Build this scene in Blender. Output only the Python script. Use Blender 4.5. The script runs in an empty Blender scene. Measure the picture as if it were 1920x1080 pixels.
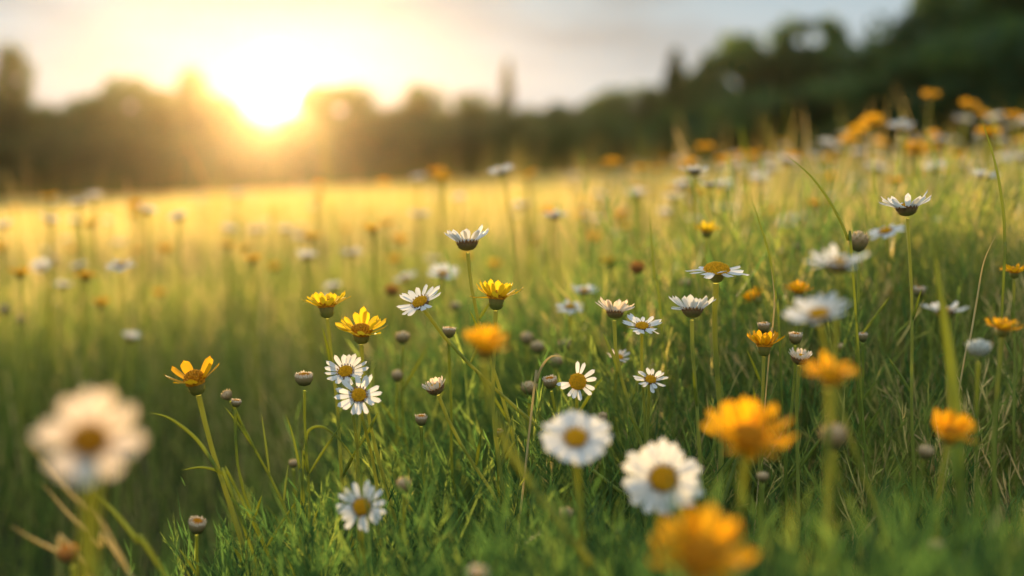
import bpy, math, random
import numpy as np
from mathutils import Vector, Matrix, Euler

R = math.radians
scene = bpy.context.scene
COL = scene.collection

# ------------------------------------------------------------------ camera
CAM_Z, PITCH, FPX = 0.42, R(4.5), 1920 * 50 / 36
cam_d = bpy.data.cameras.new("camera")
cam_d.lens = 50
cam_d.sensor_width = 36
cam_d.clip_start = 0.01
cam_d.clip_end = 6000
cam_d.dof.use_dof = True
cam_d.dof.focus_distance = 1.0
cam_d.dof.aperture_fstop = 3.3
cam = bpy.data.objects.new("camera", cam_d)
cam.location = (0, 0, CAM_Z)
cam.rotation_euler = (R(90) - PITCH, 0, 0)
COL.objects.link(cam)
scene.camera = cam


def at(x, y, d):
    """the point a photo pixel looks at, d metres deep"""
    u, v = (x - 960) / FPX, (540 - y) / FPX
    f = Vector((0, math.cos(PITCH), -math.sin(PITCH)))
    up = Vector((0, math.sin(PITCH), math.cos(PITCH)))
    return Vector((0, 0, CAM_Z)) + d * (f + Vector((u, 0, 0)) + v * up)


# ------------------------------------------------------------------ sun, sky, exposure
SUN_DIR = (at(512, 158, 1.0) - Vector((0, 0, CAM_Z))).normalized()
SUN_EL = math.asin(SUN_DIR.z)
SUN_AZ = math.atan2(SUN_DIR.x, SUN_DIR.y)          # clockwise from +Y
sun_d = bpy.data.lights.new("sun", 'SUN')
sun_d.energy = 5.0
sun_d.angle = R(0.5)
sun_d.color = (1.0, 0.70, 0.34)
sun = bpy.data.objects.new("sun", sun_d)
sun.rotation_euler = (-SUN_DIR).to_track_quat('-Z', 'Y').to_euler()
COL.objects.link(sun)

world = bpy.data.worlds.new("World")
scene.world = world
world.use_nodes = True
nt = world.node_tree
nt.nodes.clear()


def N(tree, typ, **kw):
    n = tree.nodes.new(typ)
    for k, v in kw.items():
        setattr(n, k, v)
    return n


def mathn(tree, op, a, b=None, c=None, clamp=False):
    n = N(tree, 'ShaderNodeMath', operation=op, use_clamp=clamp)
    for i, s in enumerate((a, b, c)):
        if s is None:
            continue
        if isinstance(s, (int, float)):
            n.inputs[i].default_value = s
        else:
            tree.links.new(s, n.inputs[i])
    return n.outputs[0]


def mixc(tree, mode, fac, a, b):
    n = N(tree, 'ShaderNodeMix', data_type='RGBA', blend_type=mode)
    n.clamp_result = False
    for sock, s in ((n.inputs[0], fac), (n.inputs[6], a), (n.inputs[7], b)):
        if isinstance(s, (int, float)):
            sock.default_value = s
        elif isinstance(s, tuple):
            sock.default_value = (*s, 1)
        else:
            tree.links.new(s, sock)
    return n.outputs[2]


def build_sky():
    tc = N(nt, 'ShaderNodeTexCoord')
    d = tc.outputs['Generated']
    sep = N(nt, 'ShaderNodeSeparateXYZ')
    nt.links.new(d, sep.inputs[0])
    z = mathn(nt, 'MAXIMUM', sep.outputs[2], 0.0)
    sky = N(nt, 'ShaderNodeTexSky', sky_type='NISHITA')
    sky.sun_disc = False
    sky.sun_elevation = SUN_EL
    sky.sun_rotation = SUN_AZ
    sky.air_density = 1.0
    sky.dust_density = 1.5
    # thin cloud veil; unseen upper dome brightened to fill the backlit foreground
    ramp = N(nt, 'ShaderNodeValToRGB')
    cr = ramp.color_ramp
    cr.elements[0].position = 0.0
    cr.elements[0].color = (0.29, 0.30, 0.29, 1)
    cr.elements[1].position = 1.0
    cr.elements[1].color = (0.50, 0.62, 0.72, 1)
    for p, c in ((0.045, (0.285, 0.32, 0.335)), (0.09, (0.27, 0.32, 0.35)), (0.125, (0.22, 0.285, 0.32)), (0.28, (0.37, 0.46, 0.51))):
        e = cr.elements.new(p)
        e.color = (*c, 1)
    nt.links.new(z, ramp.inputs[0])
    # cloud streaks
    mp = N(nt, 'ShaderNodeMapping')
    mp.inputs['Scale'].default_value = (5.0, 5.0, 21.0)
    mp.inputs['Location'].default_value = (1.3, 0.2, 0.35)
    nt.links.new(d, mp.inputs[0])
    nz = N(nt, 'ShaderNodeTexNoise')
    nz.inputs['Scale'].default_value = 1.0
    nz.inputs['Detail'].default_value = 4
    nz.inputs['Roughness'].default_value = 0.5
    nt.links.new(mp.outputs[0], nz.inputs[0])
    cl = N(nt, 'ShaderNodeMapRange')
    cl.inputs['From Min'].default_value = 0.42
    cl.inputs['From Max'].default_value = 0.62
    nt.links.new(nz.outputs[0], cl.inputs[0])
    high = N(nt, 'ShaderNodeMapRange')
    high.inputs['From Min'].default_value = 0.05
    high.inputs['From Max'].default_value = 0.11
    nt.links.new(z, high.inputs[0])
    cm = mathn(nt, 'MULTIPLY', cl.outputs[0], high.outputs[0])
    veil = mixc(nt, 'MIX', mathn(nt, 'MULTIPLY', cm, 0.75), ramp.outputs[0], (0.145, 0.150, 0.150))
    # glow round the sun
    sv = N(nt, 'ShaderNodeCombineXYZ')
    for i in range(3):
        sv.inputs[i].default_value = SUN_DIR[i]
    vm = N(nt, 'ShaderNodeVectorMath', operation='DISTANCE')
    nt.links.new(d, vm.inputs[0])
    nt.links.new(sv.outputs[0], vm.inputs[1])
    th = vm.outputs['Value']                        # radians from the sun

    def gauss(w):
        q = mathn(nt, 'DIVIDE', th, w)
        return mathn(nt, 'EXPONENT', mathn(nt, 'MULTIPLY', mathn(nt, 'MULTIPLY', q, q), -1.0))

    def expo(w):
        return mathn(nt, 'EXPONENT', mathn(nt, 'DIVIDE', th, -w))
    g1 = mixc(nt, 'MIX', gauss(0.0135), (0, 0, 0), (7.0, 6.2, 4.6))
    g2 = mixc(nt, 'MIX', expo(0.055), (0, 0, 0), (0.0, 0.0, 0.0))
    g3 = mixc(nt, 'MIX', expo(0.22), (0, 0, 0), (0.03, 0.025, 0.01))
    glow = mixc(nt, 'ADD', 1.0, mixc(nt, 'ADD', 1.0, g1, g2), g3)
    allc = mixc(nt, 'ADD', 1.0, veil, glow)
    allc = mixc(nt, 'MULTIPLY', 1.0, allc, (10.0, 10.0, 10.0))
    tot = mixc(nt, 'ADD', 0.03, allc, sky.outputs[0])
    bg = N(nt, 'ShaderNodeBackground')
    bg.inputs['Strength'].default_value = 0.1
    nt.links.new(tot, bg.inputs[0])
    out = N(nt, 'ShaderNodeOutputWorld')
    nt.links.new(bg.outputs[0], out.inputs[0])


build_sky()
scene.view_settings.view_transform = 'Standard'
scene.view_settings.look = 'None'
scene.view_settings.exposure = 0.92
scene.view_settings.gamma = 1.0
scene.cycles.use_denoising = True
scene.cycles.max_bounces = 7
scene.cycles.diffuse_bounces = 3
scene.cycles.transmission_bounces = 5
scene.cycles.volume_bounces = 0
scene.cycles.sample_clamp_indirect = 6.0

# ------------------------------------------------------------------ materials


def leafy(name, col, trans=0.4, rough=0.55, spec=0.25, tcol=None, noise=0.0, nscale=40.0):
    """diffuse leaf tissue that also lets light through"""
    m = bpy.data.materials.new(name)
    m.use_nodes = True
    t = m.node_tree
    t.nodes.clear()
    out = N(t, 'ShaderNodeOutputMaterial')
    p = N(t, 'ShaderNodeBsdfPrincipled')
    p.inputs['Roughness'].default_value = rough
    p.inputs['Specular IOR Level'].default_value = spec
    tr = N(t, 'ShaderNodeBsdfTranslucent')
    mx = N(t, 'ShaderNodeMixShader')
    mx.inputs[0].default_value = trans
    if callable(col):
        c = col(t)
        t.links.new(c, p.inputs['Base Color'])
        hs = mixc(t, 'MULTIPLY', 1.0, c, tcol or (1.25, 1.15, 0.6))
        t.links.new(hs, tr.inputs[0])
    else:
        if noise:
            nz = N(t, 'ShaderNodeTexNoise')
            nz.inputs['Scale'].default_value = nscale
            nz.inputs['Detail'].default_value = 5
            tcn = N(t, 'ShaderNodeTexCoord')
            t.links.new(tcn.outputs['Object'], nz.inputs[0])
            mr = N(t, 'ShaderNodeMapRange')
            mr.inputs['From Min'].default_value = 0.3
            mr.inputs['From Max'].default_value = 0.7
            mr.inputs['To Min'].default_value = 1 - noise
            mr.inputs['To Max'].default_value = 1 + noise
            t.links.new(nz.outputs[0], mr.inputs[0])
            vmul = N(t, 'ShaderNodeVectorMath', operation='SCALE')
            vmul.inputs[0].default_value = col
            t.links.new(mr.outputs[0], vmul.inputs['Scale'])
            t.links.new(vmul.outputs[0], p.inputs['Base Color'])
        else:
            p.inputs['Base Color'].default_value = (*col, 1)
        tr.inputs[0].default_value = (*(tcol or col), 1)
    t.links.new(p.outputs[0], mx.inputs[1])
    t.links.new(tr.outputs[0], mx.inputs[2])
    t.links.new(mx.outputs[0], out.inputs[0])
    return m


def ramp_on(src, stops, zs=(3.6, 0.95)):
    def f(t):
        if src == 'tint':
            a = N(t, 'ShaderNodeAttribute', attribute_name='tint')
            s = a.outputs['Fac']
        elif src == 'objz':
            tcn = N(t, 'ShaderNodeTexCoord')
            sp = N(t, 'ShaderNodeSeparateXYZ')
            t.links.new(tcn.outputs['Object'], sp.inputs[0])
            nz = N(t, 'ShaderNodeTexNoise')
            nz.inputs['Scale'].default_value = 26
            nz.inputs['Detail'].default_value = 4
            t.links.new(tcn.outputs['Object'], nz.inputs[0])
            s = mathn(t, 'ADD', mathn(t, 'ADD', mathn(t, 'MULTIPLY', sp.outputs[2], zs[0]), zs[1]),
                      mathn(t, 'MULTIPLY', mathn(t, 'SUBTRACT', nz.outputs[0], 0.5), 0.9))
        elif src == 'rand':
            s = N(t, 'ShaderNodeObjectInfo').outputs['Random']
        r = N(t, 'ShaderNodeValToRGB')
        el = r.color_ramp.elements
        el[0].position, el[0].color = stops[0][0], (*stops[0][1], 1)
        el[1].position, el[1].color = stops[-1][0], (*stops[-1][1], 1)
        for pz, c in stops[1:-1]:
            e = el.new(pz)
            e.color = (*c, 1)
        t.links.new(s, r.inputs[0])
        return r.outputs[0]
    return f


M = {}
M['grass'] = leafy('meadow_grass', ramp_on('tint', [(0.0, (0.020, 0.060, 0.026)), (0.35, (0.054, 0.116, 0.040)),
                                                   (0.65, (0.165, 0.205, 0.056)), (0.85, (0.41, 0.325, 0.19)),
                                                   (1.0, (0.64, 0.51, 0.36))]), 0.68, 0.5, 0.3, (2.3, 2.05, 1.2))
M['stem'] = leafy('flower_stem', (0.25, 0.31, 0.07), 0.45, 0.5, 0.3, (0.66, 0.64, 0.14), 0.25, 60)
M['straw'] = leafy('dry_straw', (0.60, 0.50, 0.24), 0.4, 0.5, 0.3, (0.85, 0.70, 0.34), 0.2, 60)
M['blade'] = leafy('grass_blade', (0.15, 0.22, 0.05), 0.5, 0.45, 0.4, (0.55, 0.58, 0.10), 0.25, 50)
M['white'] = leafy('white_petal', (0.86, 0.86, 0.85), 0.42, 0.6, 0.2, (0.9, 0.85, 0.75))
M['cream'] = leafy('cream_petal', (0.82, 0.76, 0.66), 0.45, 0.6, 0.2, (1.0, 0.76, 0.50))  # cream tone, also carrying painted sun-through-petal warmth on the near left daisy
M['yellow'] = leafy('yellow_petal', (0.88, 0.54, 0.020), 0.5, 0.55, 0.2, (0.98, 0.66, 0.02))
M['orange'] = leafy('orange_petal', (0.86, 0.40, 0.010), 0.5, 0.55, 0.2, (0.98, 0.50, 0.01))
M['disc'] = leafy('yellow_disc_florets', (0.82, 0.43, 0.015), 0.15, 0.75, 0.15, (0.8, 0.4, 0.01), 0.3, 25)
M['odisc'] = leafy('orange_disc_florets', (0.66, 0.27, 0.010), 0.12, 0.7, 0.15, (0.8, 0.3, 0.01), 0.35, 25)
M['calyx_brown'] = leafy('brown_bracts', ramp_on('objz', [(0.0, (0.34, 0.34, 0.10)), (0.55, (0.33, 0.25, 0.09)), (1.0, (0.26, 0.14, 0.06))], (7.5, 1.0)), 0.2, 0.7, 0.2)
M['calyx_green'] = leafy('green_bracts', ramp_on('objz', [(0.0, (0.26, 0.31, 0.06)), (0.6, (0.32, 0.31, 0.07)), (1.0, (0.42, 0.30, 0.08))]), 0.35, 0.6, 0.25)
M['bud'] = leafy('dull_brown_bud', ramp_on('objz', [(0.0, (0.15, 0.17, 0.06)), (0.35, (0.32, 0.26, 0.11)), (0.6, (0.46, 0.33, 0.18)), (1.0, (0.72, 0.56, 0.36))], (1.1, 0.6)), 0.25, 0.8, 0.1)
M['rust'] = leafy('rusty_bud', ramp_on('objz', [(0.0, (0.15, 0.14, 0.05)), (0.5, (0.42, 0.17, 0.05)), (1.0, (0.70, 0.30, 0.06))], (1.1, 0.65)), 0.25, 0.8, 0.1)
M['palebud'] = leafy('pale_bud', (0.64, 0.64, 0.58), 0.3, 0.6, 0.2, (0.6, 0.6, 0.5))
M['bark'] = leafy('bark', (0.055, 0.042, 0.03), 0.0, 0.9, 0.1, None, 0.4, 3)
M['crown'] = leafy('tree_leaves', ramp_on('tint', [(0.0, (0.022, 0.066, 0.030)), (0.5, (0.040, 0.108, 0.046)), (1.0, (0.070, 0.140, 0.056))]), 0.45, 0.6, 0.2, (3.4, 2.2, 0.7))


def ground_material():
    m = bpy.data.materials.new('meadow_ground')
    m.use_nodes = True
    t = m.node_tree
    p = t.nodes['Principled BSDF']
    p.inputs['Roughness'].default_value = 0.95
    p.inputs['Specular IOR Level'].default_value = 0.1
    tcn = N(t, 'ShaderNodeTexCoord')
    nz = N(t, 'ShaderNodeTexNoise')
    nz.inputs['Scale'].default_value = 9.0
    nz.inputs['Detail'].default_value = 8
    t.links.new(tcn.outputs['Object'], nz.inputs[0])
    n2 = N(t, 'ShaderNodeTexNoise')
    n2.inputs['Scale'].default_value = 0.25
    t.links.new(tcn.outputs['Object'], n2.inputs[0])
    a = mixc(t, 'MIX', nz.outputs[0], (0.018, 0.022, 0.010), (0.055, 0.060, 0.022))
    b = mixc(t, 'MIX', n2.outputs[0], a, (0.075, 0.085, 0.022))
    t.links.new(b, p.inputs['Base Color'])
    bp = N(t, 'ShaderNodeBump')
    bp.inputs['Strength'].default_value = 0.8
    bp.inputs['Distance'].default_value = 0.02
    t.links.new(nz.outputs[0], bp.inputs['Height'])
    t.links.new(bp.outputs[0], p.inputs['Normal'])
    return m


M['ground'] = ground_material()

# ------------------------------------------------------------------ mesh helpers
rng = np.random.default_rng(11)
rnd = random.Random(5)


def mesh_np(name, verts, quads, mats, tint=None, midx=None, smooth=True):
    me = bpy.data.meshes.new(name)
    verts = np.ascontiguousarray(verts, dtype=np.float32).reshape(-1, 3)
    quads = np.ascontiguousarray(quads, dtype=np.int32)
    k = quads.shape[1]
    me.vertices.add(len(verts))
    me.vertices.foreach_set('co', verts.ravel())
    me.loops.add(quads.size)
    me.loops.foreach_set('vertex_index', quads.ravel())
    me.polygons.add(len(quads))
    me.polygons.foreach_set('loop_start', np.arange(len(quads), dtype=np.int32) * k)
    if midx is not None:
        me.polygons.foreach_set('material_index', np.ascontiguousarray(midx, dtype=np.int32))
    if smooth:
        me.polygons.foreach_set('use_smooth', np.ones(len(quads), dtype=bool))
    for m in (mats if isinstance(mats, (list, tuple)) else [mats]):
        me.materials.append(m)
    if tint is not None:
        a = me.attributes.new('tint', 'FLOAT', 'POINT')
        a.data.foreach_set('value', np.ascontiguousarray(tint, dtype=np.float32))
    me.update(calc_edges=True)
    return me


def put(name, me, parent=None, mat=None):
    o = bpy.data.objects.new(name, me)
    COL.objects.link(o)
    if parent is not None:
        o.parent = parent
    if mat is not None:
        o.matrix_basis = mat
    return o


def tag(o, label=None, cat=None, group=None, kind=None):
    for k, v in (('label', label), ('category', cat), ('group', group), ('kind', kind)):
        if v:
            o[k] = v
    return o


def unit(a):
    return a / np.maximum(np.linalg.norm(a, axis=-1, keepdims=True), 1e-9)


class Strips:
    """many thin leaf ribbons gathered into one sheet of quads"""
    def __init__(s):
        s.v, s.q, s.t, s.n = [], [], [], 0

    def add(s, base, dirv, bend, length, width, tint, segs=3, wide=0.35, face=0.0):
        n = len(base)
        if n == 0:
            return
        t = np.linspace(0, 1, segs + 1)
        L = length[:, None, None]
        P = base[:, None, :] + L * (dirv[:, None, :] * t[None, :, None] + bend[:, None, :] * (t ** 2)[None, :, None])
        ang = rng.uniform(0, 2 * np.pi, n)
        rv = np.stack([np.cos(ang), np.sin(ang), np.zeros(n)], -1)
        rv = rv * (1 - face) + np.array([0.0, 1.0, 0.0]) * face
        side = unit(np.cross(dirv, rv) + 1e-6)
        prof = np.where(t < wide, 0.6 + 0.4 * t / wide, 1 - ((t - wide) / (1 - wide)) ** 1.6 * 0.93)
        wd = width[:, None] * prof[None, :] * 0.5
        V = np.stack([P - side[:, None, :] * wd[..., None], P + side[:, None, :] * wd[..., None]], 2)   # n,S+1,2,3
        i = s.n + np.arange(n)[:, None] * (segs + 1) * 2 + np.arange(segs)[None, :] * 2
        Q = np.stack([i, i + 1, i + 3, i + 2], -1).reshape(-1, 4)
        s.v.append(V.reshape(-1, 3))
        s.q.append(Q)
        s.t.append(np.repeat(tint, (segs + 1) * 2))
        s.n += n * (segs + 1) * 2

    def build(s, name, mat):
        return mesh_np(name, np.concatenate(s.v), np.concatenate(s.q), mat, np.concatenate(s.t))


class MB:
    """a small python-side mesh: grids and tubes joined"""
    def __init__(s):
        s.v, s.f, s.m = [], [], []

    def grid(s, rows, mi=0, wrap=False):
        b = len(s.v)
        nr, nc = len(rows), len(rows[0])
        for r in rows:
            s.v += [tuple(p) for p in r]
        for i in range(nr - 1):
            for j in range(nc if wrap else nc - 1):
                k = (j + 1) % nc
                s.f.append((b + i * nc + j, b + i * nc + k, b + (i + 1) * nc + k, b + (i + 1) * nc + j))
                s.m.append(mi)

    def tube(s, pts, rad, sides=8, mi=0, flat=1.0):
        pts = [Vector(p) for p in pts]
        rows = []
        ref = Vector((0, -1, 0.001))
        for i, p in enumerate(pts):
            a = pts[max(0, i - 1)]
            b = pts[min(len(pts) - 1, i + 1)]
            t = (b - a).normalized()
            x = t.cross(ref)
            if x.length < 1e-4:
                x = t.cross(Vector((1, 0, 0)))
            x.normalize()
            y = t.cross(x)
            r = rad[i] if hasattr(rad, '__len__') else rad
            rows.append([p + (x * math.cos(q) + y * math.sin(q) * flat) * r
                         for q in (2 * math.pi * k / sides for k in range(sides))])
        s.grid(rows, mi, True)

    def lathe(s, prof, seg=20, mi=0, wob=None):
        rows = []
        for r, z in prof:
            rows.append([((r * (1 + (wob(k, z) if wob else 0))) * math.cos(2 * math.pi * k / seg),
                          (r * (1 + (wob(k, z) if wob else 0))) * math.sin(2 * math.pi * k / seg), z) for k in range(seg)])
        s.grid(rows, mi, True)

    def xform(s, start, mat):
        for i in range(start, len(s.v)):
            s.v[i] = tuple(mat @ Vector(s.v[i]))

    def build(s, name, mats):
        return mesh_np(name, np.array(s.v), np.array(s.f), mats, None, s.m)


# ------------------------------------------------------------------ ground
def gz(x, y):
    x = np.asarray(x, float)
    y = np.asarray(y, float)
    z = 0.055 * 45 * np.tanh(x / 45)
    z = z - 0.17 * np.exp(-((x + 0.52) / 0.36) ** 2 - ((y - 1.55) / 0.62) ** 2)
    z = z + 0.012 * np.sin(3.1 * x + 1.2 * y) * np.exp(-np.hypot(x, y) / 25) + 0.01 * np.sin(5.3 * y - 2.2 * x) * np.exp(-np.hypot(x, y) / 25)
    return z


def build_ground():
    ax = np.concatenate([-np.geomspace(3000, 3.1, 46), np.linspace(-3, 3, 121), np.geomspace(3.1, 3000, 46)])
    ay = np.concatenate([-np.geomspace(3000, 1.1, 20), np.linspace(-1, 5, 121), np.geomspace(5.1, 3000, 60)])
    X, Y = np.meshgrid(ax, ay)
    V = np.stack([X, Y, gz(X, Y)], -1)
    ny, nx = X.shape
    i = (np.arange(ny - 1)[:, None] * nx + np.arange(nx - 1)[None, :]).ravel()
    Q = np.stack([i, i + 1, i + nx + 1, i + nx], -1)
    tag(put('ground', mesh_np('ground', V, Q, M['ground'])), 'dark soil under the meadow grass', None, None, 'structure')


build_ground()

# ------------------------------------------------------------------ meadow grass (nobody could count it)


def wedge(n, d0, d1, power=1.0, half=0.46, pad=0.25):
    u = rng.random(n)
    d = (d0 ** (power + 1) + u * (d1 ** (power + 1) - d0 ** (power + 1))) ** (1 / (power + 1))
    x = rng.uniform(-1, 1, n) * (half * d + pad)
    return x, d


def patch(x, y, s):
    return 0.5 + 0.25 * (np.sin(x * s + 1.7 * np.sin(y * s * 0.7)) + np.sin(y * s * 1.3 + 2.1 * np.sin(x * s * 0.6 + 1.0)))


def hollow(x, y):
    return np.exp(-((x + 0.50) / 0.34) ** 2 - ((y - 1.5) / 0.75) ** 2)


def lean_dirs(n, spread):
    a = rng.uniform(0, 2 * np.pi, n)
    s = np.abs(rng.normal(0, spread, n))
    return unit(np.stack([np.cos(a) * s, np.sin(a) * s, np.ones(n)], -1)), a


def blades(S, x, y, h, w, tint, segs, spread=0.22, bend=0.35, face=0.0):
    n = len(x)
    d, a = lean_dirs(n, spread)
    b = rng.uniform(0.0, bend, n)
    a2 = a + rng.normal(0, 0.5, n)
    B = np.stack([np.cos(a2) * b, np.sin(a2) * b, -0.5 * b * b - 0.15 * b], -1)
    base = np.stack([x, y, gz(x, y) - 0.004], -1)
    S.add(base, d, B, h, w, tint, segs, face=face)


def sprigs(S, x, y, h, leaflets=13, subs=2, wl=0.0019, tint=None, tscale=1.0):
    """feathery finely cut foliage: a stalk, leaflets along it, forks on each"""
    n = len(x)
    d, a = lean_dirs(n, 0.22)
    b = rng.uniform(-0.05, 0.22, n)
    B = np.stack([np.cos(a) * b, np.sin(a) * b, -0.3 * np.abs(b)], -1)
    base = np.stack([x, y, gz(x, y) - 0.004], -1)
    S.add(base, d, B, h, np.full(n, wl * 1.8), tint, 4)
    m = leaflets
    t = np.clip(np.linspace(0.22, 1.0, m)[None, :] + rng.normal(0, 0.02, (n, m)), 0.1, 1)
    P = base[:, None] + h[:, None, None] * (d[:, None] * t[..., None] + B[:, None] * (t ** 2)[..., None])
    tg = unit(d[:, None] + 2 * B[:, None] * t[..., None])
    ph = rng.uniform(0, 2 * np.pi, (n, 1)) + np.arange(m)[None, :] * 2.4 + rng.normal(0, 0.3, (n, m))
    rad = np.stack([np.cos(ph), np.sin(ph), np.zeros((n, m))], -1)
    k = rng.uniform(0.35, 0.95, (n, m))[..., None] * (1.15 - 0.55 * t[..., None])
    ld = unit(tg + rad * k * 1.3)
    ll = h[:, None] * rng.uniform(0.16, 0.34, (n, m)) * (1.15 - 0.45 * t) * tscale
    lb = np.concatenate([rad[..., :2] * 0.05, np.full((n, m, 1), 0.28)], -1) + rng.normal(0, 0.06, (n, m, 3))
    tt = np.repeat(tint, m) + rng.normal(0, 0.05, n * m)
    S.add(P.reshape(-1, 3), ld.reshape(-1, 3), lb.reshape(-1, 3), ll.ravel(), np.full(n * m, wl), tt, 3)
    if subs:
        u = rng.uniform(0.25, 0.8, (n, m, subs))
        Pb = P[:, :, None] + ll[:, :, None, None] * (ld[:, :, None] * u[..., None] + lb[:, :, None] * (u ** 2)[..., None])
        rv = rng.normal(0, 1, (n, m, subs, 3))
        sd = unit(ld[:, :, None] + 0.55 * unit(rv) + np.array([0, 0, 0.25]))
        sl = (ll[:, :, None] * rng.uniform(0.3, 0.55, (n, m, subs))).ravel()
        S.add(Pb.reshape(-1, 3), sd.reshape(-1, 3), rng.normal(0, 0.06, (n * m * subs, 3)), sl,
              np.full(n * m * subs, wl * 0.85), np.repeat(tt, subs), 2)


def near_cut(x, y, h):
    """plants close to the lens stay low, the hollow's plants stay short"""
    hh = h * (1 - 0.62 * hollow(x, y))
    top = CAM_Z - (0.255 + 0.03 * np.clip(x / 0.1, 0, 1)) * y - gz(x, y) + 0.7 * np.clip(y - 0.92, 0, 1)
    lim = np.minimum(hh, np.maximum(top, 0.04))
    return lim


def build_grass():
    S = Strips()
    # feathery plants in the focus zone
    cx, cy = wedge(1000, 0.45, 1.8)
    k = rng.integers(0, len(cx), 9000)
    x, y = cx[k] + rng.normal(0, 0.020, len(k)), cy[k] + rng.normal(0, 0.020, len(k))
    ch = rng.uniform(0.75, 1.12, len(cx))[k]
    h = ch * rng.uniform(0.15, 0.27, len(x)) * (0.9 + 0.25 * patch(x, y, 6)) * (1 + 0.35 * np.clip(x / 0.5, -0.6, 0.8))
    h = near_cut(x, y, h)
    keep = rng.random(len(x)) > 0.55 * hollow(x, y)
    x, y, h = x[keep], y[keep], h[keep]
    sprigs(S, x, y, h, 15, 3, 0.0016, rng.normal(-0.03, 0.10, len(cx))[k[keep]] - 0.12 * hollow(x, y) + 0.14 + 0.22 * patch(x, y, 4) + 0.22 * np.clip((y - 0.75) / 0.5, 0, 1) + 0.16 * np.clip(x / 0.4, 0, 1) + rng.normal(0, 0.08, len(x)), 0.85)  # the hollow's shade and brighter light farther back are put into the tint
    # dill-like plumes, finer than the rest
    x, y = wedge(900, 0.80, 1.6)
    h = near_cut(x, y, rng.uniform(0.17, 0.29, len(x)) * (1 + 0.25 * np.clip(x / 0.5, -0.6, 0.8)))
    keep = rng.random(len(x)) > 1.1 * hollow(x, y)
    x, y, h = x[keep], y[keep], h[keep]
    sprigs(S, x, y, h, 24, 5, 0.0011, 0.40 + 0.1 * patch(x, y, 5) + rng.normal(0, 0.07, len(x)), 0.6)
    # taller leafy stalks rising out of the tangle
    x, y = wedge(420, 0.92, 2.0)
    h = near_cut(x, y, rng.uniform(0.24, 0.36, len(x)) * (1 + 0.2 * np.clip(x / 0.5, -0.6, 0.8)))
    keep = rng.random(len(x)) > 1.3 * hollow(x, y)
    x, y, h = x[keep], y[keep], h[keep]
    sprigs(S, x, y, h, 9, 1, 0.0022, 0.42 + rng.normal(0, 0.09, len(x)), 0.55)
    x, y = wedge(3200, 0.45, 1.8)
    h = near_cut(x, y, rng.uniform(0.10, 0.25, len(x)) * (1 + 0.3 * np.clip(x / 0.5, -0.6, 0.8)))
    blades(S, x, y, h, rng.uniform(0.0012, 0.0027, len(x)), np.clip(rng.normal(0.30, 0.14, len(x)), 0, 1), 6, 0.25, 0.5)
    # behind the focus zone
    x, y = wedge(9000, 1.7, 5.5)
    h = near_cut(x, y, rng.uniform(0.16, 0.30, len(x)) * (0.85 + 0.3 * patch(x, y, 3)) * (1 + 0.25 * np.clip(x / 1.2, -0.5, 0.8)))
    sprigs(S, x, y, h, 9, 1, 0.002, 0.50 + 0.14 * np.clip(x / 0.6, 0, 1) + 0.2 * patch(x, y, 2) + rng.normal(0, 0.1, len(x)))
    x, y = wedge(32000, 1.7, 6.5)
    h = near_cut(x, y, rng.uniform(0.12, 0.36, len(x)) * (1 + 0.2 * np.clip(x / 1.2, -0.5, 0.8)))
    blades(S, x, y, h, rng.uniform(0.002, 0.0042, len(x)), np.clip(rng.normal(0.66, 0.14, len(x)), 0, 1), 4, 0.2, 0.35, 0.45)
    # thin tall stalks standing over the rest
    x, y = wedge(1100, 2.8, 9)
    blades(S, x, y, rng.uniform(0.36, 0.57, len(x)), rng.uniform(0.0015, 0.0025, len(x)), np.clip(rng.normal(0.66, 0.12, len(x)), 0, 1), 5, 0.10, 0.15)
    x, y = wedge(650, 2.4, 8)
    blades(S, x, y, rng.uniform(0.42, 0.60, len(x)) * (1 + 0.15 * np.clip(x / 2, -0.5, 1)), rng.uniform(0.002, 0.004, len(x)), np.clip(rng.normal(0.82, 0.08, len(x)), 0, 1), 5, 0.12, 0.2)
    # the open meadow out to the trees
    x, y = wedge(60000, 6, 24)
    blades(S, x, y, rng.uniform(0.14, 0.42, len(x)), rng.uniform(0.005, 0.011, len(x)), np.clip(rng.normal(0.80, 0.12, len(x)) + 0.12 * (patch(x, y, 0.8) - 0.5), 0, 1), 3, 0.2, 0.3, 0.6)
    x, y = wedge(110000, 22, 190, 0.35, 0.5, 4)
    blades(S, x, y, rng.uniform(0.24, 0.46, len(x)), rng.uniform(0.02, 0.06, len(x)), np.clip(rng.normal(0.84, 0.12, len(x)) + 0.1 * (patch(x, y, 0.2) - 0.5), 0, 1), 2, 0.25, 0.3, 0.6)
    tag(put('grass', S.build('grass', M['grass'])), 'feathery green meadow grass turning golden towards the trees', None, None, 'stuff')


build_grass()

# ------------------------------------------------------------------ flower pieces (unit flower, 1 across, axis +z)


def petal_rows(L, W, curl, r0=0.0, nu=5, nv=8, groove=0.05, camber=0.25, tip=0.72, wob=0.0):
    rows = []
    for j in range(nv):
        v = j / (nv - 1)
        v = 1 - (1 - v) ** 1.5
        w = 0.42 + 0.58 * min(1, v / 0.55) ** 0.8
        if v > tip:
            w *= math.sqrt(max(0.0, 1 - ((v - tip) / (1 - tip)) ** 2)) * 0.93 + 0.07
        row = []
        for i in range(nu):
            u = 2 * i / (nu - 1) - 1
            z = curl * L * v * v - camber * W * 0.5 * u * u * w + groove * W * math.cos(u * math.pi * 2) * (1 - v) + wob * W * math.sin(v * 5 + u)
            row.append((u * W * 0.5 * w, r0 + L * v - (0.05 * L * u * u if v > 0.9 else 0), z))
        rows.append(row)
    return rows


def petal_mesh(name, L, W, curl, mat, **k):
    b = MB()
    b.grid(petal_rows(L, W, curl, **k))
    return b.build(name, mat)


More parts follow.
